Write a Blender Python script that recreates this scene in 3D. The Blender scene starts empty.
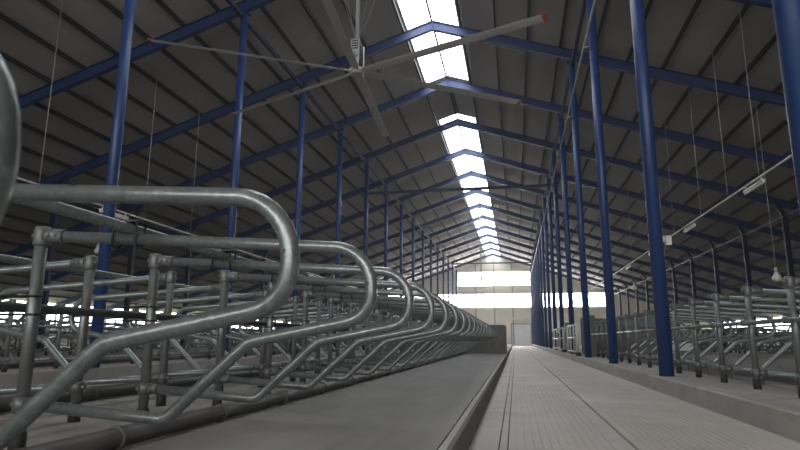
import bpy, math, random
from mathutils import Vector, Matrix
random.seed(4)
scene = bpy.context.scene
COL = scene.collection
PI = math.pi

# ------------------------------------------------------------------ materials
def nodes(name):
    m = bpy.data.materials.new(name); m.use_nodes = True
    nt = m.node_tree
    return m, nt, nt.nodes['Principled BSDF']

def noise_mat(name, c1, c2, scale=4, rough=.6, metal=0.0, bump=0.0, detail=6, stretch=(1, 1, 1), scale2=None, c3=None, bscale=None, rvar=.12):
    m, nt, b = nodes(name); N = nt.nodes; L = nt.links
    tc = N.new('ShaderNodeTexCoord'); mp = N.new('ShaderNodeMapping')
    mp.inputs['Scale'].default_value = stretch
    L.new(tc.outputs['Object'], mp.inputs['Vector'])
    n = N.new('ShaderNodeTexNoise'); n.inputs['Scale'].default_value = scale; n.inputs['Detail'].default_value = detail
    n.inputs['Roughness'].default_value = .6
    L.new(mp.outputs[0], n.inputs['Vector'])
    r = N.new('ShaderNodeValToRGB'); r.color_ramp.elements[0].position = .3; r.color_ramp.elements[1].position = .7
    r.color_ramp.elements[0].color = (*c1, 1); r.color_ramp.elements[1].color = (*c2, 1)
    L.new(n.outputs['Fac'], r.inputs[0]); out = r.outputs[0]
    if c3 is not None:
        n2 = N.new('ShaderNodeTexNoise'); n2.inputs['Scale'].default_value = scale2; n2.inputs['Detail'].default_value = 8
        L.new(mp.outputs[0], n2.inputs['Vector'])
        r2 = N.new('ShaderNodeValToRGB'); r2.color_ramp.elements[0].position = .52; r2.color_ramp.elements[1].position = .68
        L.new(n2.outputs['Fac'], r2.inputs[0])
        mx = N.new('ShaderNodeMixRGB'); L.new(r2.outputs[0], mx.inputs[0]); L.new(out, mx.inputs[1]); mx.inputs[2].default_value = (*c3, 1)
        out = mx.outputs[0]
    L.new(out, b.inputs['Base Color'])
    mr = N.new('ShaderNodeMapRange'); mr.inputs[3].default_value = max(0, rough-rvar); mr.inputs[4].default_value = min(1, rough+rvar)
    L.new(n.outputs['Fac'], mr.inputs[0]); L.new(mr.outputs[0], b.inputs['Roughness'])
    b.inputs['Metallic'].default_value = metal
    if bump:
        n3 = N.new('ShaderNodeTexNoise'); n3.inputs['Scale'].default_value = bscale or scale*6; n3.inputs['Detail'].default_value = 6
        L.new(mp.outputs[0], n3.inputs['Vector'])
        bp = N.new('ShaderNodeBump'); bp.inputs['Strength'].default_value = bump; bp.inputs['Distance'].default_value = .02
        L.new(n3.outputs['Fac'], bp.inputs['Height']); L.new(bp.outputs[0], b.inputs['Normal'])
    return m

def emit_mat(name, col, strength):
    m, nt, b = nodes(name)
    b.inputs['Base Color'].default_value = (.7, .7, .7, 1)
    b.inputs['Emission Color'].default_value = (*col, 1); b.inputs['Emission Strength'].default_value = strength
    b.inputs['Roughness'].default_value = .5
    return m

M = {}
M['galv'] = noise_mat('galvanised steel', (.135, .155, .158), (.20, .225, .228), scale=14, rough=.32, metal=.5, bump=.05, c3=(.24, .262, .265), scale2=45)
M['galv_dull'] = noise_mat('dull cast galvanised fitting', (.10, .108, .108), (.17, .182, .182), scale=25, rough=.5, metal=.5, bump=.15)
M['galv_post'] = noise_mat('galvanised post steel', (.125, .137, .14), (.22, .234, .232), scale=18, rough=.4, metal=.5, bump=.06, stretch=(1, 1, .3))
M['dark_rail'] = noise_mat('dark grey rail steel', (.035, .038, .04), (.075, .08, .082), scale=12, rough=.55, metal=.3)  # mottled dark grey, the same all round the rail
M['rubber'] = noise_mat('black rubber', (.012, .012, .012), (.025, .025, .025), scale=20, rough=.7)
M['pipe'] = noise_mat('grey plastic brisket pipe', (.085, .08, .078), (.14, .132, .128), scale=3, rough=.42, bump=.04)
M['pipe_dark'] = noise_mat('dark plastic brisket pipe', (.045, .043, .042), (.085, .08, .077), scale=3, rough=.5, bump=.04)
M['blue'] = noise_mat('blue gloss paint', (.010, .034, .125), (.015, .045, .155), scale=2, rough=.42)
M['blue_dark'] = noise_mat('deep blue paint', (.006, .010, .035), (.009, .015, .05), scale=2, rough=.65)
M['blue_rafter'] = noise_mat('blue rafter paint', (.007, .020, .078), (.011, .03, .11), scale=1, rough=.5)
M['purlin'] = noise_mat('dark purlin steel', (.02, .022, .028), (.035, .037, .042), scale=3, rough=.6)
M['concrete'] = noise_mat('pale walkway concrete', (.40, .368, .342), (.51, .472, .44), scale=1.3, rough=.7, bump=.15, bscale=60, c3=(.55, .51, .475), scale2=.7, rvar=.1)
M['concrete_kerb'] = noise_mat('kerb concrete', (.27, .258, .245), (.38, .363, .342), scale=2.2, rough=.75, bump=.2, bscale=40, stretch=(1, .5, 1), c3=(.26, .25, .24), scale2=6)
M['concrete_dark'] = noise_mat('grey stall concrete', (.20, .19, .18), (.30, .285, .268), scale=1.6, rough=.8, bump=.25, bscale=40, c3=(.25, .238, .225), scale2=5)
M['mat'] = noise_mat('dark grey stall floor', (.16, .155, .151), (.24, .232, .226), scale=2.2, rough=.75, bump=.2, bscale=50, stretch=(1.6, .5, 1), c3=(.25, .243, .237), scale2=1.3)
M['alley'] = noise_mat('manure alley concrete', (.26, .245, .23), (.36, .34, .32), scale=.8, rough=.8, bump=.1, bscale=30)
M['kerb_lip'] = noise_mat('pale concrete kerb lip', (.32, .31, .3), (.42, .405, .39), scale=6, rough=.75)
M['kerb_face'] = noise_mat('stained shaded kerb face', (.10, .095, .09), (.17, .16, .15), scale=5, rough=.8, bump=.2, stretch=(1, .4, 1))  # dark tone holds the stains and also the shade on the upright face
M['groove'] = noise_mat('packed dirt in groove', (.05, .046, .042), (.09, .083, .077), scale=10, rough=.9)
M['roof'] = noise_mat('grey roof lining', (.255, .238, .229), (.33, .309, .297), scale=.5, rough=.7, stretch=(1, .4, 1))
M['wall'] = noise_mat('beige wall cladding', (.56, .53, .46), (.66, .62, .54), scale=.4, rough=.7)
M['door'] = noise_mat('light grey roller door', (.6, .61, .63), (.68, .69, .71), scale=1, rough=.5)
M['frame'] = noise_mat('steel window rail', (.2, .2, .2), (.3, .29, .28), scale=2, rough=.6)
M['panel'] = noise_mat('weathered grey partition', (.095, .1, .094), (.155, .16, .15), scale=1.5, rough=.8, bump=.1, c3=(.12, .115, .1), scale2=4)
M['alu'] = noise_mat('dull aluminium', (.33, .325, .315), (.42, .415, .40), scale=6, rough=.45, metal=.15, stretch=(1, 1, 1))
M['red'] = noise_mat('orange red plastic tip', (.32, .07, .035), (.4, .1, .05), scale=8, rough=.5)
M['fan_grey'] = noise_mat('grey fan housing', (.24, .255, .28), (.32, .34, .36), scale=5, rough=.45)
M['white'] = noise_mat('white painted metal', (.62, .62, .6), (.72, .72, .7), scale=5, rough=.45)
M['lamp_grey'] = noise_mat('pale lamp housing', (.42, .42, .4), (.55, .55, .53), scale=5, rough=.45)
M['black'] = noise_mat('black plastic', (.01, .01, .01), (.02, .02, .02), scale=8, rough=.5)
M['wire'] = noise_mat('thin steel wire', (.25, .25, .25), (.35, .35, .35), scale=8, rough=.5, metal=.3)
M['ground'] = noise_mat('dry outdoor ground', (.16, .17, .10), (.27, .26, .18), scale=.3, rough=.95)
M['foliage'] = noise_mat('bushes', (.06, .10, .03), (.2, .26, .08), scale=1.5, rough=.9)
M['skylight'] = emit_mat('daylit skylight sheet', (.93, .965, 1.0), 6.0)
M['window'] = emit_mat('daylit translucent window', (1.0, .98, .94), 15.0)

# ------------------------------------------------------------------ mesh building
class MB:
    def __init__(s): s.v = []; s.f = []; s.sm = []; s.mi = []; s.cur = 0
    def _f(s, idx, smooth=False): s.f.append(idx); s.sm.append(smooth); s.mi.append(s.cur)
    def box(s, x0, x1, y0, y1, z0, z1, rot=None, c=None):
        b = len(s.v)
        P = [Vector((x, y, z)) for x in (x0, x1) for y in (y0, y1) for z in (z0, z1)]
        if rot is not None: P = [rot @ p + (c or Vector()) for p in P]
        s.v += [tuple(p) for p in P]
        for q in ((0, 1, 3, 2), (4, 6, 7, 5), (0, 4, 5, 1), (2, 3, 7, 6), (0, 2, 6, 4), (1, 5, 7, 3)):
            s._f([b+i for i in q])
        return s
    def tube(s, pts, r, n=10, caps=True):
        pts = [Vector(p) for p in pts]; m = len(pts)
        rs = r if isinstance(r, (list, tuple)) else [r]*m
        T = []
        for i in range(m):
            a = pts[min(i+1, m-1)]-pts[max(i-1, 0)]
            T.append(a.normalized())
        up = Vector((0, 0, 1)) if abs(T[0].z) < .9 else Vector((1, 0, 0))
        u = T[0].cross(up).normalized(); base = len(s.v)
        for i in range(m):
            if i: u = (u - T[i]*u.dot(T[i])).normalized()
            w = T[i].cross(u)
            for k in range(n):
                a = 2*PI*k/n
                s.v.append(tuple(pts[i]+(u*math.cos(a)+w*math.sin(a))*rs[i]))
        for i in range(m-1):
            for k in range(n):
                s._f([base+i*n+k, base+i*n+(k+1) % n, base+(i+1)*n+(k+1) % n, base+(i+1)*n+k], True)
        if caps:
            s._f([base+k for k in range(n)][::-1]); s._f([base+(m-1)*n+k for k in range(n)])
        return s
    def prism_y(s, prof, y0, y1):
        """closed outline in XZ pushed along Y"""
        b = len(s.v); n = len(prof)
        for y in (y0, y1):
            s.v += [(x, y, z) for x, z in prof]
        for i in range(n):
            j = (i+1) % n
            s._f([b+i, b+j, b+n+j, b+n+i])
        s._f([b+i for i in range(n)][::-1]); s._f([b+n+i for i in range(n)])
        return s
    def build(s, name, mat, parent=None, loc=None):
        me = bpy.data.meshes.new(name); me.from_pydata(s.v, [], s.f)
        me.polygons.foreach_set('use_smooth', s.sm)
        mats = mat if isinstance(mat, (list, tuple)) else [mat]
        for mm in mats: me.materials.append(M[mm])
        me.polygons.foreach_set('material_index', s.mi)
        me.update()
        import bmesh
        bm = bmesh.new(); bm.from_mesh(me); bmesh.ops.recalc_face_normals(bm, faces=bm.faces); bm.to_mesh(me); bm.free()
        o = bpy.data.objects.new(name, me); COL.objects.link(o)
        if parent is not None: o.parent = parent
        if loc is not None: o.location = loc
        return o

def fillet(P, R, seg=6):
    P = [Vector(p) for p in P]; out = [P[0]]
    for i in range(1, len(P)-1):
        a = (P[i-1]-P[i]).normalized(); b = (P[i+1]-P[i]).normalized()
        ang = a.angle(b); r = R[i-1]; d = r/math.tan(ang/2)
        c = P[i] + (a+b).normalized()*(r/math.sin(ang/2))
        s = P[i]+a*d-c; e = P[i]+b*d-c; tot = s.angle(e)
        for k in range(seg+1):
            t = k/seg
            v = (s*math.sin((1-t)*tot)+e*math.sin(t*tot))/math.sin(tot)
            out.append(c+v)
    out.append(P[-1]); return out

def tag(o, label=None, cat=None, group=None, kind=None):
    if label: o['label'] = label
    if cat: o['category'] = cat
    if group: o['group'] = group
    if kind: o['kind'] = kind
    return o
def empty(name, loc=(0, 0, 0), rz=0):
    o = bpy.data.objects.new(name, None); COL.objects.link(o); o.location = loc; o.rotation_euler = (0, 0, rz); o.empty_display_size = .2
    return o
def copy_tree(o, parent=None):
    c = o.copy(); COL.objects.link(c)
    if parent is not None: c.parent = parent
    for ch in KIDS.get(o.name, []): copy_tree(ch, c)
    return c
KIDS = {}
def reg(o):
    KIDS[o.name] = [c for c in o.children]
    for c in o.children: reg(c)
def struct(o, label=None):
    o['kind'] = 'structure'
    if label: o['label'] = label; o['category'] = o.name.split('.')[0].split('_')[0]
    return o
ORD = ['first', 'second', 'third', 'fourth', 'fifth', 'sixth', 'seventh', 'eighth', 'ninth', 'tenth', 'eleventh', 'twelfth',
       'thirteenth', 'fourteenth', 'fifteenth', 'sixteenth', 'seventeenth', 'eighteenth', 'nineteenth', 'twentieth',
       'twenty-first', 'twenty-second', 'twenty-third', 'twenty-fourth', 'twenty-fifth', 'twenty-sixth']

# ------------------------------------------------------------------ camera
F_PX = 584.837; yaw, pitch, roll = -.1921, .1936, .004; H = .7458
cy, sy, cp, sp = math.cos(yaw), math.sin(yaw), math.cos(pitch), math.sin(pitch)
Fw = Vector((sy*cp, cy*cp, sp)); Rt = Vector((cy, -sy, 0)); Up = Rt.cross(Fw)
R2 = Rt*math.cos(roll)+Up*math.sin(roll); U2 = Up*math.cos(roll)-Rt*math.sin(roll)
cam = bpy.data.cameras.new('camera'); camo = bpy.data.objects.new('camera', cam); COL.objects.link(camo)
camo.matrix_world = Matrix(((R2.x, U2.x, -Fw.x, 0), (R2.y, U2.y, -Fw.y, 0), (R2.z, U2.z, -Fw.z, H), (0, 0, 0, 1)))
cam.sensor_width = 36; cam.lens = F_PX/800*36; cam.clip_start = .05; cam.clip_end = 400
cam.dof.use_dof = True; cam.dof.focus_distance = 6; cam.dof.aperture_fstop = 3.8
scene.camera = camo
def pj(p):
    q = Vector(p)-Vector((0, 0, H)); d = q.dot(Fw)
    if d < .05: return None
    return 400+F_PX*q.dot(R2)/d, 225-F_PX*q.dot(U2)/d
def seen(pts, mx=90, my=60):
    for p in pts:
        q = pj(p)
        if q and -mx < q[0] < 800+mx and -my < q[1] < 450+my: return True
    return False

# ------------------------------------------------------------------ geometry constants
XR = -2.66; SL = .335; Y0, Y1 = -15.2, 82.0; XE, XW = 25.1, -30.4
FR = [9.8+5*k for k in range(-5, 15)]           # frames
XC, XL = 2.25, -7.65; XEc, XWc = 12.57, -17.9
SLAB = .217
def ztop(x, base=12.40): return base-SL*abs(x-XR)

# ------------------------------------------------------------------ floors
def slab(name, x0, x1, z0, z1, mat, label=None, y0=Y0, y1=Y1):
    o = MB().box(x0, x1, y0, y1, z0, z1).build(name, mat); return struct(o, label)
slab('floor', XW-.2, XE+.2, -.35, -.03, 'alley')
# walkway with real grooves running lengthwise
prof = []
x = -.345; xs = []
g = -.14
while g < 1.93:
    if not (.72 < g < .90): xs.append((g, .004, .0035))
    g += .0615
[xs.__setitem__(i, (xs[i][0], .0055, .009)) for i in (0, 1, 25, 26)]
xs.append((.811, .014, .02)); xs.sort()
b = MB(); prof = [(-.345, 0)]
for gx, hw, dp in xs: prof += [(gx-hw, 0), (gx-hw*.7, -dp), (gx+hw*.7, -dp), (gx+hw, 0)]
prof.append((2.075, 0))
for (xa, za), (xb, zb) in zip(prof[:-1], prof[1:]):
    bi = len(b.v); b.cur = 1 if (za < -.005 and zb < -.005) else 0
    b.v += [(xa, Y0, za), (xb, Y0, zb), (xb, Y1, zb), (xa, Y1, za)]; b._f([bi, bi+1, bi+2, bi+3])
b.cur = 0
b.box(-.345, 2.075, Y0, Y1, -.06, -.03)
o = b.build('floor_walkway', ['concrete', 'groove']); struct(o)
# centre platform: bed, kerb lip, lunge channel
pl = MB().prism_y([(-.40, .0), (-.40, .18), (-1.93, .185), (-2.28, .18), (-2.30, .15), (-3.54, .15), (-3.56, .18), (-3.91, .185), (-5.44, .18), (-5.44, .0)], Y0, Y1)
struct(pl.build('floor_platform', 'concrete_dark'))
for i, (xa, xb, za) in enumerate(((-.415, -2.0, .205), (-5.66, -4.085, .205))):
    x0_, x1_ = min(xa, xb), max(xa, xb)
    n = 15
    m = MB()
    if i == 0: prof = [(-.412, .17), (-.412, .198), (-1.93, .203), (-1.93, .17)]
    else: prof = [(-5.428, .17), (-5.428, .198), (-3.91, .203), (-3.91, .17)]
    m.prism_y(prof, Y0, 24.6)
    struct(m.build('floor_bed', 'mat'))
struct(MB().box(-.398, -.360, Y0, 24.55, .16, .206).build('trim_1', 'kerb_lip'))
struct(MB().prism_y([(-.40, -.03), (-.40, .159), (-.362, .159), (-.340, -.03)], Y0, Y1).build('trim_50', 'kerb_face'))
struct(MB().prism_y([(-5.442, -.03), (-5.442, .206), (-5.475, .206), (-5.485, -.03)], Y0, 24.55).build('trim_2', 'kerb_lip'))
# right slab + bed, left mirrored slab + bed
struct(MB().prism_y([(2.064, -.03), (2.056, .205), (2.068, SLAB), (3.18, SLAB), (3.18, .15), (3.42, .15), (3.42, .2), (5.1, .18), (5.1, -.03)], Y0, Y1).build('floor_kerb_slab', 'concrete_kerb'))
struct(MB().prism_y([(-7.46, -.03), (-7.46, SLAB), (-8.6, SLAB), (-8.6, .15), (-8.85, .15), (-8.85, .2), (-10.5, .18), (-10.5, -.03)], Y0, Y1).build('floor_kerb_slab', 'concrete_dark'))
for xa, xb in ((7.4, 12.9), (14.2, 19.4), (20.9, XE), (-18.3, -12.7), (-24.7, -19.5), (XW, -26.2)):
    struct(MB().box(xa, xb, Y0, Y1, -.03, .2).build('floor_platform', 'concrete_dark'))

# ------------------------------------------------------------------ walls
WZ = 3.25; SZ = 1.55      # side opening
for nm, X, sgn in (('wall_left', XW, -1), ('wall_right', XE, 1)):
    zt = ztop(X)+.35
    m = MB(); xa, xb = sorted((X, X+.18*sgn))
    m.box(xa, xb, Y0, Y1, -.3, SZ); m.box(xa, xb, Y0, Y1, WZ, zt); m.box(xa, xb, Y0, 29.5, SZ, WZ)  # last box: unseen near stretch of opening closed to darken the near roof
    struct(m.build(nm, 'wall'))
    # light mullions in the opening, one object per opening bay
    for k, (ya, yb) in enumerate(zip([Y0]+FR, FR+[Y1])):
        if yb-ya < .5 or ya < 29.7: continue
        m = MB()
        m.box(xa+.04, xb-.04, ya, ya+.12, SZ, WZ)
        for q in range(1, 4):
            yy = ya+(yb-ya)*q/4; m.box(xa+.06, xb-.06, yy-.025, yy+.025, SZ, WZ)
        m.box(xa+.06, xb-.06, ya, yb, 2.4, 2.44)
        struct(m.build('window_%d' % (k+1 if sgn < 0 else k+41), 'frame'))

def gable(name, y, th, holes):
    """cladding around rectangular holes, split in vertical strips"""
    xs = sorted(set([XW, XE, XR]+[h[0] for h in holes]+[h[1] for h in holes]))
    m = MB()
    for xa, xb in zip(xs[:-1], xs[1:]):
        hs = sorted([h for h in holes if h[0] <= xa+1e-6 and h[1] >= xb-1e-6], key=lambda h: h[2])
        z = -.3
        segs = []
        for h in hs: segs.append((z, h[2])); z = h[3]
        for za, zb in segs:
            if zb > za+.001: m.box(xa, xb, y, y+th, za, zb)
        # top piece follows the roof
        b = len(m.v)
        for yy in (y, y+th):
            m.v += [(xa, yy, z), (xb, yy, z), (xb, yy, ztop(xb)+.2), (xa, yy, ztop(xa)+.2)]
        for q in ((0, 1, 2, 3), (7, 6, 5, 4), (0, 4, 5, 1), (1, 5, 6, 2), (2, 6, 7, 3), (3, 7, 4, 0)): m._f([b+i for i in q])
    return struct(m.build(name, 'wall'))
UP = (-7.62, 2.42, 8.1, 10.05); LO = (-17.6, 12.3, 5.15, 7.0); DR = (-.42, 2.07, -.05, 2.85)
gable('wall_back', Y1, .2, [UP, LO, DR])
gable('wall_front', Y0-.2, .2, [LO])
wn = 90
for (xa, xb, za, zb) in (UP, LO):
    for y, s in ((Y1+.08, 1), (Y0-.12, -1)):
        if s < 0 and za > 8: continue
        w = MB().box(xa, xb, y, y+.03, za, zb).build('window_%d' % wn, 'window'); struct(w); wn += 1
        fr = MB(); n = round((xb-xa)/2.5)
        for q in range(n+1):
            xx = xa+(xb-xa)*q/n; fr.box(xx-.03, xx+.03, y-.03, y-.001, za, zb)
        fr.box(xa, xb, y-.03, y-.001, za, za+.05); fr.box(xa, xb, y-.03, y-.001, zb-.05, zb)
        f = fr.build('window_frame', 'frame'); f.parent = w
# roller door
d = MB()
d.box(DR[0], DR[1], Y1+.06, Y1+.1, -.03, DR[3])
for q in range(28): d.box(DR[0]+.02, DR[1]-.02, Y1+.045, Y1+.06, .05+q*.1, .11+q*.1)
d = d.build('door_1', 'door'); struct(d)
m = MB(); m.box(DR[0]-.12, DR[0], Y1-.05, Y1+.06, -.03, DR[3]+.12); m.box(DR[1], DR[1]+.12, Y1-.05, Y1+.06, -.03, DR[3]+.12); m.box(DR[0], DR[1], Y1-.05, Y1+.06, DR[3], DR[3]+.12)
f = m.build('door_frame', 'frame'); f.parent = d
# steel rail over the door and the gable posts / horizontal sheeting rails
struct(MB().box(-.9, 2.4, Y1-.25, Y1-.01, 3.45, 3.75).build('trim_3', 'wall'))
t = 4
for z in (4.75, 7.5, 10.4):
    struct(MB().box(-17.7 if z < 8 else -8.2, 12.4 if z < 8 else 3, Y1-.1, Y1-.005, z, z+.12).build('trim_%d' % t, 'wall')); t += 1
for xx in (-13.0, -10.4, -5.2, XR, -.2, 7.4):
    struct(MB().box(xx-.07, xx+.07, Y1-.2, Y1-.11, 0, ztop(xx)-.35).build('trim_%d' % t, 'frame')); t += 1

# ------------------------------------------------------------------ roof
SKW = .955
sky_bays = []
ys = [Y0]+[y for y in FR if Y0 < y < Y1]+[Y1]
Z0 = 12.40+.17
def roofz(x): return Z0-SL*abs(x-XR)
for nm, X, sg in (('ceiling_left', XW-.6, -1), ('ceiling_right', XE+.6, 1)):
    m = MB()
    xi = XR+sg*SKW
    m.prism_y([(xi, roofz(xi)), (X, roofz(X)), (X, roofz(X)+.06), (xi, roofz(xi)+.06)], Y0-.2, Y1+.2)
    struct(m.build(nm, 'roof'))
wn = 60
OPQ = [(24.8, 29.8)]
for ya, yb in zip(ys[:-1], ys[1:]):
    op = abs(ya-24.8) < .1 or ya < 4; thin = abs(ya-24.8) < .1  # unseen bays by the camera made opaque to darken the near roof
    m = MB()
    for sg in (-1, 1):
        xi = XR+sg*(SKW if sg < 0 else SKW)
        m.prism_y([(XR, roofz(XR)), (xi, roofz(xi)), (xi, roofz(xi)+.03), (XR, roofz(XR)+.03)], ya+(.0 if op else .05), yb-(.35 if thin else 0 if op else .05))
    if op:
        struct(m.build('ceiling_ridge', 'roof'))
        if not thin: continue
        m = MB()
        for sg in (-1, 1):
            xi = XR+sg*SKW*.95; xj = XR+sg*.08
            m.prism_y([(xj, roofz(xj)), (xi, roofz(xi)), (xi, roofz(xi)+.03), (xj, roofz(xj)+.03)], yb-.33, yb-.06)
        struct(m.build('window_%d' % wn, 'skylight')); wn += 1
    else:
        struct(m.build('window_%d' % wn, 'skylight')); wn += 1
# ridge bars (seen as dark lines against the skylight)
for q, off in enumerate((-.03, .09)):
    xx = XR+off; hw_ = .03 if q == 0 else .012
    o = MB().box(xx-hw_, xx+hw_, Y0, Y1, roofz(xx)-.15, roofz(xx)-.012).build('ridge_purlin', 'purlin')
    tag(o, 'thin bar just %s of the ridge line, crossing the bright skylight' % ('left' if off < 0 else 'right'), 'purlin')
# purlins
offs = [1.08]+[1.41+1.11*i for i in range(1, 24)]
for sg, side in ((-1, 'left'), (1, 'right')):
    n = 0
    for of in offs:
        if sg > 0 and of > 1.2: of -= .2
        xx = XR+sg*of
        if xx > XE-.3 or xx < XW+.3: continue
        z1 = roofz(xx)-.012 - .02; 
        o = MB().box(xx-.035, xx+.035, Y0, Y1, z1-.13, z1).build('roof_purlin', 'purlin')
        lab = 'dark lengthwise purlin under the %s roof slope, %s outward from the skylight' % (side, ORD[n])
        tag(o, lab, 'purlin', 'purlins under the %s roof slope' % side); n += 1
# rafters (I-beam profile following both slopes), tapered knee posts built separately
def rafter(y):
    m = MB()
    for sg, X in ((-1, XW+.02), (1, XE-.02)):
        def zz(x): return ztop(x)
        for (dz0, dz1, hw) in ((-.016, 0, .085), (-.36, -.342, .085), (-.343, -.015, .012)):
            b = len(m.v)
            for yy in (y-hw, y+hw):
                m.v += [(XR, yy, zz(XR)+dz0), (X, yy, zz(X)+dz0), (X, yy, zz(X)+dz1), (XR, yy, zz(XR)+dz1)]
            for q in ((0, 1, 2, 3), (7, 6, 5, 4), (0, 4, 5, 1), (1, 5, 6, 2), (2, 6, 7, 3), (3, 7, 4, 0)): m._f([b+i for i in q])
    m.box(XR-.012, XR+.012, y-.085, y+.085, 12.0, 12.40)
    return m
nvis = 0
LBL = {}
for k, y in enumerate(FR):
    if y <= 0 or y > Y1-.4: continue
    if not seen([(x_, y, ztop(x_)) for x_ in [XW+i*1.0 for i in range(46)]]): continue
    o = rafter(y).build('roof_rafter', 'blue_rafter')
    if nvis < 9: tag(o, 'blue gabled rafter spanning both roof slopes, %s overhead from the camera' % ORD[nvis], 'rafter', 'blue roof rafters')
    else: tag(o, 'distant blue gabled rafter beyond the ninth one, towards the bright end wall', 'rafter', 'distant blue roof rafters')
    nvis += 1
    for sg in (-1, 1):   # gusset plate at the ridge
        pass

# ------------------------------------------------------------------ columns
def make_column(h, base_z, r=.108, mat='blue'):
    root = empty('steel_column')
    MB().tube([(0, 0, .0), (0, 0, h)], r, 24).build('shaft', mat, root)
    MB().box(-.16, .16, -.16, .16, h, h+.02).build('cap_plate', mat, root)
    m = MB()
    for zz in (3.6, 7.2):
        if zz < h-.5: m.tube([(0, 0, zz-.006), (0, 0, zz+.006)], r+.004, 24)
    m.build('weld_seam', mat, root)
    return root
hC = ztop(XC)-.36-.02-.06-SLAB
protoC = make_column(hC, SLAB); reg(protoC)
first = True
for side, X in (('right', XC), ('left', XL)):
    n = 0
    for y in FR:
        if y < 4 or y > 81: continue
        if not seen([(X, y, z) for z in (0.3, 2, 4, 6, 8, 10)], 70, 60): continue
        c = protoC if first else copy_tree(protoC); first = False
        c.location = (X, y, SLAB)
        if side == 'right': w = 'beside the walkway, right of the skylight line'
        else: w = 'rising behind the curved stall rails on the left'
        if n < 8: tag(c, 'round blue steel column %s, %s from the camera' % (w, ORD[n]), 'column', 'blue columns in the %s row' % side)
        else: tag(c, 'far blue steel column %s, past the eighth towards the end wall' % ('of the right row' if side == 'right' else 'of the left row'), 'column', 'far blue columns in the %s row' % side)
        n += 1
# outer knee posts
def knee_post(sg):
    root = empty('knee_post')
    zt = ztop(XEc if sg > 0 else XWc)-.3-.2
    m = MB()
    for (xa, xb, hy) in ((-.11, -.095, .085), (.095, .11, .085), (-.1, .1, .008)):
        m.box(xa, xb, -hy, hy, 0, zt-.7)
    m.build('shaft', 'blue_dark', root)
    # curved haunch, bends from the vertical into the roof slope towards the ridge
    h = MB(); P = []
    for q in range(9):
        a = q/8
        P.append((-sg*(.42*a**2.4), zt-.7+.7*a+.3*a*a*.6))
    for (o1, o2, hy) in ((-.11, -.095, .085), (.095, .11, .085), (-.1, .1, .008)):
        for (xa, za), (xb, zb) in zip(P[:-1], P[1:]):
            b = len(h.v)
            for yy in (-hy, hy):
                h.v += [(xa+o1, yy, za), (xa+o2, yy, za), (xb+o2, yy, zb), (xb+o1, yy, zb)]
            for qd in ((0, 1, 2, 3), (7, 6, 5, 4), (0, 4, 5, 1), (1, 5, 6, 2), (2, 6, 7, 3), (3, 7, 4, 0)): h._f([b+i for i in qd])
    h.build('haunch', 'blue_dark', root)
    return root
for side, X, sg in (('right', XEc, 1), ('left', XWc, -1)):
    pr = knee_post(sg); reg(pr); n = 0; fst = True
    for y in FR:
        if y < 4 or y > 81 or not seen([(X, y, z) for z in (.5, 3, 5, 6.5)], 60, 40): continue
        c = pr if fst else copy_tree(pr); fst = False
        c.location = (X, y, .2)
        if n < 6: tag(c, 'dark blue outer post curving into the %s roof slope, %s from the camera' % (side, ORD[n]), 'post', 'outer blue posts on the %s' % side)
        else: tag(c, 'far dark blue outer post under the %s roof slope, beyond the sixth' % side, 'post', 'far outer blue posts on the %s' % side)
        n += 1
# longitudinal beams linking column heads, and outer ones
for X, side in ((XC, 'right'), (XL, 'left')):
    m = MB(); z = hC+SLAB-.08; m.box(X-.05, X+.05, FR[3], 79.8, z-.14, z)
    o = m.build('tie_beam', 'blue_dark'); tag(o, 'slim blue beam joining the heads of the %s column row' % side, 'beam')
for X, side in ((XEc, 'right'), (XWc, 'left')):
    z = ztop(X)-.75; o = MB().box(X-.05, X+.05, 4.8, 79.8, z-.12, z).build('tie_beam', 'blue_dark')
    tag(o, 'slim dark beam joining the outer posts under the %s roof slope' % side, 'beam')
o = MB().box(XL-.1, XC+.1, 29.8-.06, 29.8+.06, 8.43, 8.57).build('cross_beam', 'blue_dark')
tag(o, 'level blue beam spanning between the two column rows under the skylight', 'beam')
o = MB().box(XL-.1, XC+.1, 64.8-.06, 64.8+.06, 9.0, 9.12).build('cross_beam', 'blue_dark')
tag(o, 'far thin level beam between column rows close to the end wall', 'beam')
# lengthwise conduit along the right columns
o = MB().tube([(2.02, -2, 8.33), (2.02, 79, 8.33)], .028, 8).build('conduit', 'wire')
tag(o, 'pale conduit line running high along the right column row', 'conduit')
for k, y in enumerate(FR):
    if 4 < y < 79:
        m = MB().box(2.0, XC-.1, y-.02, y+.02, 8.27, 8.30).build('conduit_bracket', 'wire', o)

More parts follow.
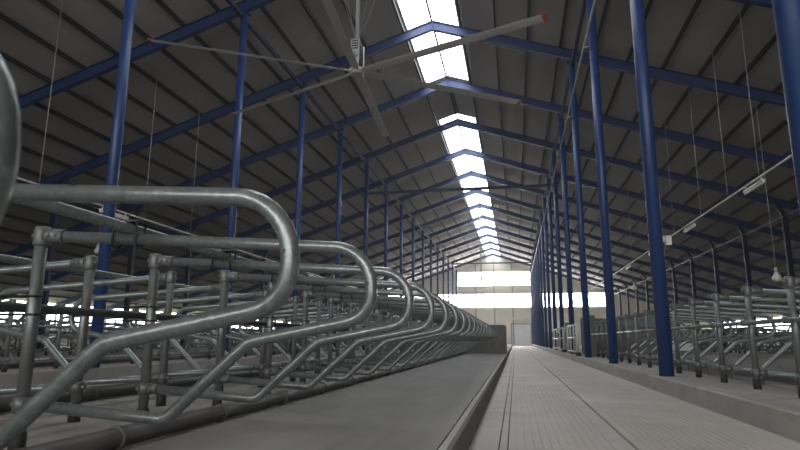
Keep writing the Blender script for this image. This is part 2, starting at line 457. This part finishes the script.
# ------------------------------------------------------------------ stall dividers
PROF = [(.045, 0, 1.315), (1.918, 0, 1.195), (1.93, 0, .855), (1.29, 0, .73), (.855, 0, .342), (.045, 0, .395)]; RADS = [.205, .145, .12, .09]
def divider_path(dz=0):
    return fillet(PROF, RADS, 7)
def lower_to(z): return z
dz_m = {}
def parts(base_z):
    tube = MB().tube(divider_path(), .031, 14)
    post = MB().tube([(0, 0, base_z+.10), (0, 0, 1.355)], .034, 14)
    foot = MB().tube([(0, 0, base_z), (0, 0, base_z+.105)], .042, 14)
    c1 = MB().tube([(0, 0, 1.258), (0, 0, 1.268), (0, 0, 1.355), (0, 0, 1.368)], [.040, .046, .046, .036], 14)
    c1.tube([(.03, 0, 1.316), (.06, 0, 1.314), (.15, 0, 1.308)], [.046, .042, .040], 12)
    for bx in (.075, .12): c1.tube([(bx, -.056, 1.312), (bx, .056, 1.312)], .009, 6)
    c1.tube([(-.06, 0, 1.315), (-.04, 0, 1.315)], .018, 6)
    c2 = MB().tube([(0, 0, .352), (0, 0, .437)], .045, 14)
    c2.tube([(.03, 0, .396), (.11, 0, .391)], .036, 12)
    for bx in (.065, .10): c2.tube([(bx, -.054, .393), (bx, .054, .393)], .009, 6)
    c2.tube([(-.065, 0, .395), (-.04, 0, .395)], .018, 6)
    return tube, post, foot, c1, c2
def proto(base_z, full=True):
    t, p, f, c1, c2 = parts(base_z)
    if full:
        root = empty('stall_divider')
        t.build('loop_tube', 'galv', root); MB().tube([(1.912, -.033, 1.02), (1.912, -.026, 1.02)], .008, 8).build('bolt_hole', 'black', root); p.build('post', 'galv_post', root); f.build('post_foot', 'rubber', root)  # small black disc stands for the shade inside a bolt hole
        c1.build('top_clamp', 'galv_dull', root); c2.build('lower_clamp', 'galv_dull', root)
        reg(root); return root
    m = MB()
    P = fillet(PROF, RADS, 4)
    m.tube(P, .031, 8, False)
    m.tube([(0, 0, base_z+.1), (0, 0, 1.36)], .034, 8); m.tube([(0, 0, 1.26), (0, 0, 1.37)], .045, 8)
    m.cur = 1; m.tube([(0, 0, base_z), (0, 0, base_z+.115)], .044, 8)
    return m
S = lambda k: 1.745+1.0833*k
SR = lambda k: 1.986+1.0833*k
# rows: key, X, flip, base z, k range, text, last k of the first section
ROWS = [
 ('front', -2.62, 0, .15, range(-2, 21), 'looping towards the grooved walkway, left of its kerb'),
 ('rear', -3.17, 1, .15, range(-2, 21), 'turned away left, back to back with the near row'),
 ('right', 2.64, 0, SLAB, range(2, 18), 'standing on the raised slab right of the walkway'),
 ('left', -8.04, 1, SLAB, range(2, 21), 'behind the left blue column row'),
 ('midleft_a', -15.0, 0, .2, range(4, 68), 'in the double row beyond the left columns, looping inwards'),
 ('midleft_b', -15.6, 1, .2, range(4, 68), 'in the double row beyond the left columns, looping outwards'),
 ('midright_b', 9.7, 1, .2, range(6, 68), 'in the double row behind the right stalls, looping inwards'),
 ('midright_a', 10.3, 0, .2, range(6, 68), 'in the double row behind the right stalls, looping outwards'),
 ('midleft_c', -21.8, 0, .2, range(8, 68), 'in the second double row beyond the left columns, looping inwards'),
 ('midleft_d', -22.4, 1, .2, range(8, 68), 'in the second double row beyond the left columns, looping outwards'),
 ('midright_c', 16.5, 1, .2, range(8, 68), 'in the second double row behind the right stalls, looping inwards'),
 ('midright_d', 17.1, 0, .2, range(8, 68), 'in the second double row behind the right stalls, looping outwards'),
 ('wallleft', -29.7, 0, .2, range(6, 68), 'along the far left side opening'),
 ('wallright', 24.3, 1, .2, range(10, 68), 'along the far right side opening'),
 ('left2', -8.04, 1, SLAB, range(25, 68), 'behind the left blue columns past the cross passage'),
 ('right2', 2.64, 0, SLAB, range(42, 68), 'beside the far walkway past the gates'),
]
protos = {}; simple = {}
cands = []
for key, X, fl, bz, rng, txt in ROWS:
    sgn = -1 if fl else 1; n = 0
    for k in rng:
        if key.startswith(('mid', 'wall')) and k in (21, 22, 23, 24): continue
        y = SR(k) if key.startswith('right') else (.648 if k == -1 else S(k))
        pts = [(X+sgn*dx, y, z) for dx in (0, .7, 1.4, 2.05) for z in (.3, .8, 1.3)]
        if not seen(pts, 60, 30): continue
        d = (Vector((X+sgn, y, .8))-Vector((0, 0, H))).length
        cands.append((d, key, X, fl, bz, y, n, txt)); n += 1
cands.sort(key=lambda c: c[0])
print('DIVIDERS', len(cands))
rest = []
for idx, (d, key, X, fl, bz, y, n, txt) in enumerate(cands):
    if idx >= 300: rest.append((X, fl, bz, y)); continue
    rz = PI if fl else 0
    full = d < 17
    if full:
        if bz not in protos: protos[bz] = proto(bz); c = protos[bz]
        else: c = copy_tree(protos[bz])
    else:
        if bz not in simple:
            c = proto(bz, False).build('stall_divider', ['galv', 'rubber']); simple[bz] = c
        else: c = simple[bz].copy(); COL.objects.link(c)
    c.location = (X, y, 0); c.rotation_euler = (0, 0, rz)
    near = key in ('front', 'rear', 'right', 'left')
    if near and n < 12:
        tag(c, '%s stall divider %s' % (ORD[n] if n else 'nearest', txt), 'stall divider', 'stall dividers %s' % txt)
    elif near:
        tag(c, 'stall divider past the twelfth, %s' % txt, 'stall divider', 'far stall dividers %s' % txt)
    else:
        tag(c, 'small distant stall divider %s' % txt, 'stall divider', 'stall dividers %s' % txt)
if rest:
    m = MB()
    for X, fl, bz, y in rest:
        s = -1 if fl else 1
        P = fillet(PROF, RADS, 3)
        m.tube([(X+s*p.x, y, p.z) for p in P], .031, 5, False); m.tube([(X, y, bz), (X, y, 1.4)], .036, 5)
    o = m.build('stall_dividers', 'galv'); tag(o, 'rows of tiny galvanised stall dividers fading towards the end wall', 'stall dividers', kind='stuff')

# ------------------------------------------------------------------ rails along the rows
def rail(name, X, z, r, y0, y1, mat, label, cat, cl=None):
    o = MB().tube([(X, y0, z), (X, (y0+y1)/2, z), (X, y1, z)], r, 12).build(name, mat)
    tag(o, label, cat); return o
YE = 24.4
def ring_pts(c, rx, rz, n=12, a0=0, a1=2*PI, axis='y'):
    out = []
    for k in range(n+1):
        a = a0+(a1-a0)*k/n
        out.append((c[0]+rx*math.cos(a), c[1], c[2]+rz*math.sin(a)))
    return out
nk = rail('neck_rail', -2.07, 1.341, .030, -3, YE, 'galv', 'galvanised neck rail lying across the tops of the near dividers', 'rail')
for k in range(-1, 20):
    m = MB()
    y = S(k)
    # saddle plate and U-bolt wrapping the divider tube
    for dx in (-.07, .07):
        q = [(-2.07+dx, y-.04, 1.372), (-2.07+dx, y-.04, 1.26), (-2.07+dx, y-.02, 1.238), (-2.07+dx, y+.02, 1.238), (-2.07+dx, y+.04, 1.26), (-2.07+dx, y+.04, 1.372)]
        m.tube(q, .006, 6)
    m.box(-2.15, -1.99, y-.05, y+.05, 1.371, 1.379)
    m.build('u_bolt', 'black', nk)
rail('neck_rail', -3.77, 1.339, .028, -3, YE, 'galv', 'galvanised neck rail across the dividers turned to the left', 'rail')
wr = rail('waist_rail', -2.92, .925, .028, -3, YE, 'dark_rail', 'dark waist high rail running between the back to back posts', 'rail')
for k in range(-1, 20):
    y = S(k); m = MB()
    for z in (.975, .875):
        P = [(-2.62+.04*math.cos(a), y+.04*math.sin(a), z) for a in [(-.75+1.5*i/10)*PI for i in range(11)]]
        P = [(-2.9, y-.028, z)]+P+[(-2.9, y+.028, z)]
        m.tube(P, .006, 6)
    m.build('post_clamp', 'black', wr)
wr = rail('waist_rail', 2.577, .945, .024, 3, 21.2, 'galv', 'slim galvanised rail fixed along the posts right of the walkway', 'rail')
for k in range(2, 18):
    y = SR(k); m = MB().tube([(2.54, y, .945), (2.66, y, .945)], .034, 8); m.tube([(2.577, y-.05, .945), (2.577, y+.05, .945)], .036, 10)
    m.build('rail_clamp', 'galv_dull', wr)
rail('neck_rail', 3.2, 1.337, .026, 3, YE, 'galv', 'galvanised neck rail over the dividers right of the walkway', 'rail')
rail('waist_rail', -7.975, .945, .024, 3, YE, 'galv', 'galvanised rail along the posts behind the left columns', 'rail')
rail('neck_rail', -8.6, 1.337, .026, 3, YE, 'galv', 'galvanised neck rail over the dividers behind the left columns', 'rail')
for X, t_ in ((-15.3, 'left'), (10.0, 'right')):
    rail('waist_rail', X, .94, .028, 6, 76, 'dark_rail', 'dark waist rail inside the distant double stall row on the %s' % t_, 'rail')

# brisket pipes
def pipe(X, z, r, mat, y0, y1, label, seats, step=.915*1.0):
    o = MB().tube([(X, y0, z), (X, 0, z), (X, y1, z)], r, 20).build('brisket_pipe', mat); tag(o, label, 'pipe')
    y = .61; n = 0
    while y < min(y1, 26) and n < 26:
        if seen([(X, y, z)], 60, 60):
            c = MB().tube([(X, y-.014, z), (X, y+.014, z)], r+.008, 20)
            c.box(X-.02, X+.02, y-.014, y+.014, z-r-.05, z-r+.01)
            c.build('pipe_strap', mat, o); n += 1
        y += step
    return o
pipe(-2.0, .252, .052, 'pipe', -3, YE, 'grey brisket pipe lying along the near stall bed under the loops', 0, 1.0833)
pipe(-3.84, .252, .055, 'pipe_dark', -3, YE, 'dark brisket pipe behind the back to back posts', 0, 1.0833)
pipe(3.06, .268, .07, 'pipe', 3, YE, 'thick dark pipe on the floor behind the posts right of the walkway', 0, 1.0833)
pipe(-8.72, .24, .07, 'pipe_dark', 3, YE, 'dark pipe on the floor behind the left column row', 0, 1.0833)

# ------------------------------------------------------------------ partitions and gates at the cross passage
def partition(x0, x1, y0, y1, z0, z1, label):
    root = empty('partition_panel', ((x0+x1)/2, (y0+y1)/2, z0))
    cx, cy_ = (x0+x1)/2, (y0+y1)/2
    w, l, h = (x1-x0)/2, (y1-y0)/2, z1-z0
    MB().box(-w, w, -l, l, 0, h-.06).build('board', 'panel', root)
    MB().box(-w-.02, w+.02, -l-.02, l+.02, h-.06, h).build('capping', 'panel', root)
    m = MB()
    if w > l:
        n = max(2, int(w*2/1.3))
        for q in range(n+1):
            xx = -w+2*w*q/n; m.box(xx-.05, xx+.05, -l-.035, l+.035, 0, h-.07)
    else:
        n = max(2, int(l*2/1.3))
        for q in range(n+1):
            yy = -l+2*l*q/n; m.box(-w-.035, w+.035, yy-.05, yy+.05, 0, h-.07)
    m.build('stiffener', 'panel', root)
    tag(root, label, 'partition')
partition(-5.6, -.40, 24.7, 24.82, .19, 1.36, 'solid grey partition closing the near stall rows, left of the walkway end')
partition(2.58, 2.68, 21.3, 24.4, SLAB, 1.6, 'solid grey partition along the walkway side between two right columns')
partition(2.75, 5.6, 25.0, 25.12, .2, 1.62, 'solid grey partition across the right stall row, behind its last posts')
partition(-10.4, -8.0, 24.7, 24.8, .2, 1.4, 'solid grey partition across the stalls behind the left column row')

def gate(y0, y1, X, label):
    root = empty('pipe_gate', (X, y0, SLAB)); L_ = y1-y0
    z0, z1 = .12, 1.08
    for z in (z0, .62, z1): MB().tube([(0, 0, z), (0, L_, z)], .034, 8).build('rail', 'lamp_grey', root)
    for q in range(4):
        yy = L_*q/3; MB().tube([(0, yy, z0 if 0 < q < 3 else 0), (0, yy, z1)], .034 if 0 < q < 3 else .045, 8).build('upright', 'lamp_grey', root)
    MB().box(-.09, .09, -.09, .09, 0, .12).build('foot', 'rubber', root)
    tag(root, label, 'gate')
gate(21.5, 25.4, 2.12, 'pale tubular gate at the walkway edge by the right grey partition, nearer of two')
gate(27.6, 34.2, 2.12, 'pale tubular gate at the walkway edge by the right grey partition, farther of two')
# dark latch post between the gates
o = MB().tube([(2.2, 26.5, SLAB), (2.2, 26.5, 1.5)], .08, 10).build('gate_post', 'panel'); tag(o, 'thick dark post standing between the two pale gates', 'post')
# white trough seen through the right stalls
root = empty('water_trough', (4.45, 17.6, .21))
root.scale = (.55, .55, .55)
m = MB(); m.box(-.35, .35, -.9, .9, .45, .5); m.box(-.35, -.3, -.9, .9, .45, .85); m.box(.3, .35, -.9, .9, .45, .85); m.box(-.35, .35, -.9, -.85, .45, .85); m.box(-.35, .35, .85, .9, .45, .85)
m.build('basin', 'white', root)
for sx in (-.28, .28):
    for sy_ in (-.75, .75): MB().box(sx-.03, sx+.03, sy_-.03, sy_+.03, -.03, .46).build('leg', 'galv', root)
tag(root, 'white water trough standing on the bed behind the right stall posts', 'trough')

# ------------------------------------------------------------------ ceiling fans
def fan(y, label, full=True, zf=5.575, rot=0):
    X = -2.70
    root = empty('ceiling_fan', (X, y, zf))
    top = 12.05-zf
    m = MB().tube([(0, 0, .62), (0, 0, top)], .045, 12); m.build('down_rod', 'fan_grey', root)
    m = MB().box(-.15, .15, -.15, .15, top-.02, top+.02); m.build('mount_plate', 'blue', root)
    m = MB().tube([(0, 0, -.05), (0, 0, -.03), (0, 0, .05), (0, 0, .07)], [.10, .14, .14, .09], 20); hub = m.build('hub', 'alu', root)
    m = MB().box(-.10, .06, -.09, .09, .22, .62)
    b0 = len(m.v)
    m.v += [(-.10, -.09, .22), (.06, -.09, .22), (.06, .09, .22), (-.10, .09, .22), (-.04, -.05, .07), (.03, -.05, .07), (.03, .05, .07), (-.04, .05, .07)]
    for q in ((0, 1, 5, 4), (1, 2, 6, 5), (2, 3, 7, 6), (3, 0, 4, 7)): m._f([b0+i for i in q])
    mot = m.build('motor_housing', 'fan_grey', root)
    m = MB()
    for q in range(4): m.box(-.085, .04, -.095, -.0905, .42+q*.05, .447+q*.05)
    m.box(-.03, -.012, -.094, -.0905, .26, .36); m.box(-.03, .03, -.094, -.0905, .26, .278); m.box(.015, .03, -.094, -.0905, .278, .31)
    m.build('vent_slots', 'black', mot)
    MB().tube([(.035, 0, .06), (.09, 0, .25), (.085, 0, .5)], .03, 8).build('gearbox', 'black', root)
    MB().tube([(.14, -.06, .02), (.14, -.06, .45)], .010, 8).build('safety_rod', 'white', root)
    for i, a in enumerate((-150.3, 155.2, -21, 34, 93.5, -85.8)):
        a = math.radians(a+rot)
        # airfoil section blade, slightly pitched, with a thin bright edge
        m = MB(); L0, L1 = .12, 3.50
        sec = [(-.085, .0), (-.05, .016), (.02, .02), (.085, .004), (.02, -.004), (-.05, -.006)]
        pt = math.radians(-15)
        R_ = Matrix.Rotation(a, 3, 'Z')
        bi = len(m.v)
        for t_, w in ((L0, .7), (.35, 1), (L1, 1)):
            for (cx, cz) in sec:
                yy = (cx*math.cos(pt)-cz*math.sin(pt))*w; zz = cx*math.sin(pt)+cz*math.cos(pt)
                m.v.append(tuple(R_ @ Vector((t_, yy, zz))))
        for s_ in range(2):
            for q in range(6): m._f([bi+s_*6+q, bi+s_*6+(q+1) % 6, bi+(s_+1)*6+(q+1) % 6, bi+(s_+1)*6+q])
        m._f([bi+q for q in range(6)]); m._f([bi+12+q for q in range(6)])
        bl = m.build('blade', 'alu', root)
        tip = MB(); bi = 0
        for t_ in (L1, L1+.065):
            for (cx, cz) in sec:
                cx *= 1.12; cz *= 1.5
                tip.v.append(tuple(R_ @ Vector((t_, cx*math.cos(pt)-cz*math.sin(pt), cx*math.sin(pt)+cz*math.cos(pt)))))
        for q in range(6): tip._f([q, (q+1) % 6, 6+(q+1) % 6, 6+q])
        tip._f(list(range(6))); tip._f([6+q for q in range(6)])
        tp = tip.build('blade_tip', 'red', bl); tp['label'] = 'orange red end cap'
    # guy wires
    for a in (38, 142, 218, 322):
        a = math.radians(a)
        x2 = 1.9*math.cos(a); y2 = 1.9*math.sin(a)
        MB().tube([(.05*math.cos(a), .05*math.sin(a), .66), (x2, y2, ztop(X+x2)-zf)], .006, 5).build('guy_wire', 'wire', root)
    tag(root, label, 'ceiling fan', 'large ceiling fans on the ridge line')
fan(9.68, 'huge six bladed ceiling fan with orange tips hanging nearest the camera')
fan(50.2, 'small looking distant ceiling fan hanging before the bright end windows', rot=25)

# ------------------------------------------------------------------ hanging batten lights
def batten(x, y, z, label, grp):
    root = empty('batten_light', (x, y, z))
    MB().box(-.045, .045, -.6, .6, -.02, .03).build('housing', 'white', root)
    m = MB().tube([(0, -.62, -.05), (0, -.60, -.05), (0, .60, -.05), (0, .62, -.05)], [.02, .034, .034, .02], 10); m.build('diffuser', 'white', root)
    for yy in (-.5, .5): MB().tube([(0, yy, .02), (0, yy, .11)], .02, 6).build('bracket', 'lamp_grey', root)
    tag(root, label, 'light', grp)
XLt = 6.05
o = MB().box(XLt-.02, XLt+.02, 6, 78, 4.70, 4.74).build('light_rail', 'lamp_grey'); tag(o, 'long pale rail carrying the hung lights under the right roof slope', 'rail')
for i, y in enumerate((15.78, 21.45, 27.2, 32.9, 38.6)):
    batten(XLt, y, 4.59, 'white strip light under the right roof slope, %s of its line' % ['nearest', 'second', 'third', 'fourth', 'farthest'][i], 'strip lights under the right roof slope')
o = MB().box(-11.32, -11.28, 6, 78, 4.40, 4.44).build('light_rail', 'lamp_grey'); tag(o, 'long pale rail carrying the hung lights under the left roof slope', 'rail')
for i, y in enumerate((14.7, 20.4, 26.1, 31.8)):
    batten(-11.3, y, 4.29, 'white strip light under the left roof slope, %s of its line' % ['nearest', 'second', 'third', 'farthest'][i], 'strip lights under the left roof slope')
# hanging bulbs
def bulb(p, label):
    root = empty('hanging_lamp', p)
    P = [(0, 0, -.14), (0, 0, -.12), (0, 0, -.06), (0, 0, .02), (0, 0, .10), (0, 0, .16)]
    MB().tube(P, [.03, .09, .135, .12, .07, .05], 14).build('globe', 'white', root)
    MB().tube([(0, 0, .16), (0, 0, .3)], .05, 8).build('socket', 'lamp_grey', root)
    MB().tube([(0, 0, .3), (0, 0, ztop(p[0])-.3-p[2])], .012, 6).build('cord', 'wire', root)
    tag(root, label, 'lamp', 'globe lamps')
bulb((8.1, 20.2, 2.72), 'white globe lamp hanging low above the right stalls, nearest the frame edge')
bulb((-17.0, 21.3, 4.35), 'white globe lamp hanging behind the left posts near the first blue column')
bulb((6.5, 34.0, 3.6), 'small white globe lamp hanging between the blue right columns')
# junction box on the first right column
root = empty('junction_box', (2.42, 9.72, 2.22)); 
MB().box(-.05, .03, -.06, .06, 0, .135).build('enclosure', 'lamp_grey', root); MB().box(-.055, .035, -.065, .065, .135, .145).build('lid', 'lamp_grey', root)
MB().box(-.09, -.05, -.03, .03, .05, .15).build('mounting_clip', 'wire', root)
tag(root, 'small pale junction box fixed on the nearest fully seen right column', 'electrical box')
# loose hanging wires from the roof
for i, (x, y, z, lab) in enumerate((
        (-11.3, 11.9, 4.42, 'thin wire hanging from the dark roof left of the first left column'),
        (-11.3, 16.1, 4.42, 'thin wire hanging between the first two left columns, left one of two'),
        (-11.3, 18.8, 4.42, 'thin wire hanging between the first two left columns, right one of two'),
        (6.05, 15.4, 4.72, 'thin wire holding the right light rail, nearest the frame edge'),
        (6.05, 17.6, 4.72, 'thin wire holding the right light rail, second from the frame edge'),
        (6.05, 20.1, 4.72, 'thin wire holding the right light rail, third from the frame edge'),
        (6.05, 23.4, 4.72, 'thin wire holding the right light rail, fourth from the frame edge'))):
    o = MB().tube([(x, y, z), (x, y, ztop(x)+.05)], .011, 5).build('hanging_wire', 'wire'); tag(o, lab, 'wire')

# ------------------------------------------------------------------ outdoors
struct(MB().box(-90, 90, -60, 160, -.7, -.36).build('ground', 'ground'))
for side, X in (('left', -48), ('right', 46)):
    for i in range(9):
        y = 8+i*13+random.uniform(-3, 3); xx = X+random.uniform(-5, 5); r = random.uniform(1.2, 2.2)
        m = MB(); n = 40
        for q in range(n):
            a = random.uniform(0, 2*PI); rr = r*random.uniform(0, 1)**.6; cz = random.uniform(.2, r*1.0)
            c = Vector((rr*math.cos(a), rr*math.sin(a)*1.8, cz)); s_ = random.uniform(.25, .6)
            m.tube([c-Vector((0, 0, s_)), c-Vector((0, 0, s_*.6)), c+Vector((0, 0, s_*.3)), c+Vector((0, 0, s_))], [.05, s_*.8, s_*.9, .05], 7)
        o = m.build('bush', 'foliage'); o.location = (xx, y, -.36)
        tag(o, 'green bush outdoors seen through the %s side opening' % side, 'bush', 'bushes outside the %s opening' % side)

# ------------------------------------------------------------------ light
w = bpy.data.worlds.new('overcast sky'); scene.world = w; w.use_nodes = True
bg = w.node_tree.nodes['Background']; bg.inputs[0].default_value = (.95, .98, 1.0, 1); bg.inputs[1].default_value = 8.0

hm = bpy.data.materials.new('dusty air'); hm.use_nodes = True; nt = hm.node_tree; nt.nodes.clear()
vo = nt.nodes.new('ShaderNodeVolumeScatter'); vo.inputs['Density'].default_value = .0011; vo.inputs['Color'].default_value = (.97, .97, 1, 1); vo.inputs['Anisotropy'].default_value = .35
ou = nt.nodes.new('ShaderNodeOutputMaterial'); nt.links.new(vo.outputs[0], ou.inputs['Volume']); M['haze'] = hm
hz = MB().prism_y([(XW+.01, -.02), (XE-.01, -.02), (XE-.01, roofz(XE)-.01), (XR, roofz(XR)-.01), (XW+.01, roofz(XW)-.01)], Y0+.01, Y1-.01).build('haze', 'haze'); tag(hz, 'thin dusty haze filling the air of the hall', 'haze', kind='stuff')
scene.cycles.volume_bounces = 0

vs = scene.view_settings
vs.view_transform = 'Standard'; vs.look = 'None'; vs.gamma = 1; vs.use_curve_mapping = False; vs.exposure = 0.42
scene.cycles.use_denoising = True
scene.cycles.max_bounces = 8; scene.cycles.diffuse_bounces = 5; scene.cycles.glossy_bounces = 3
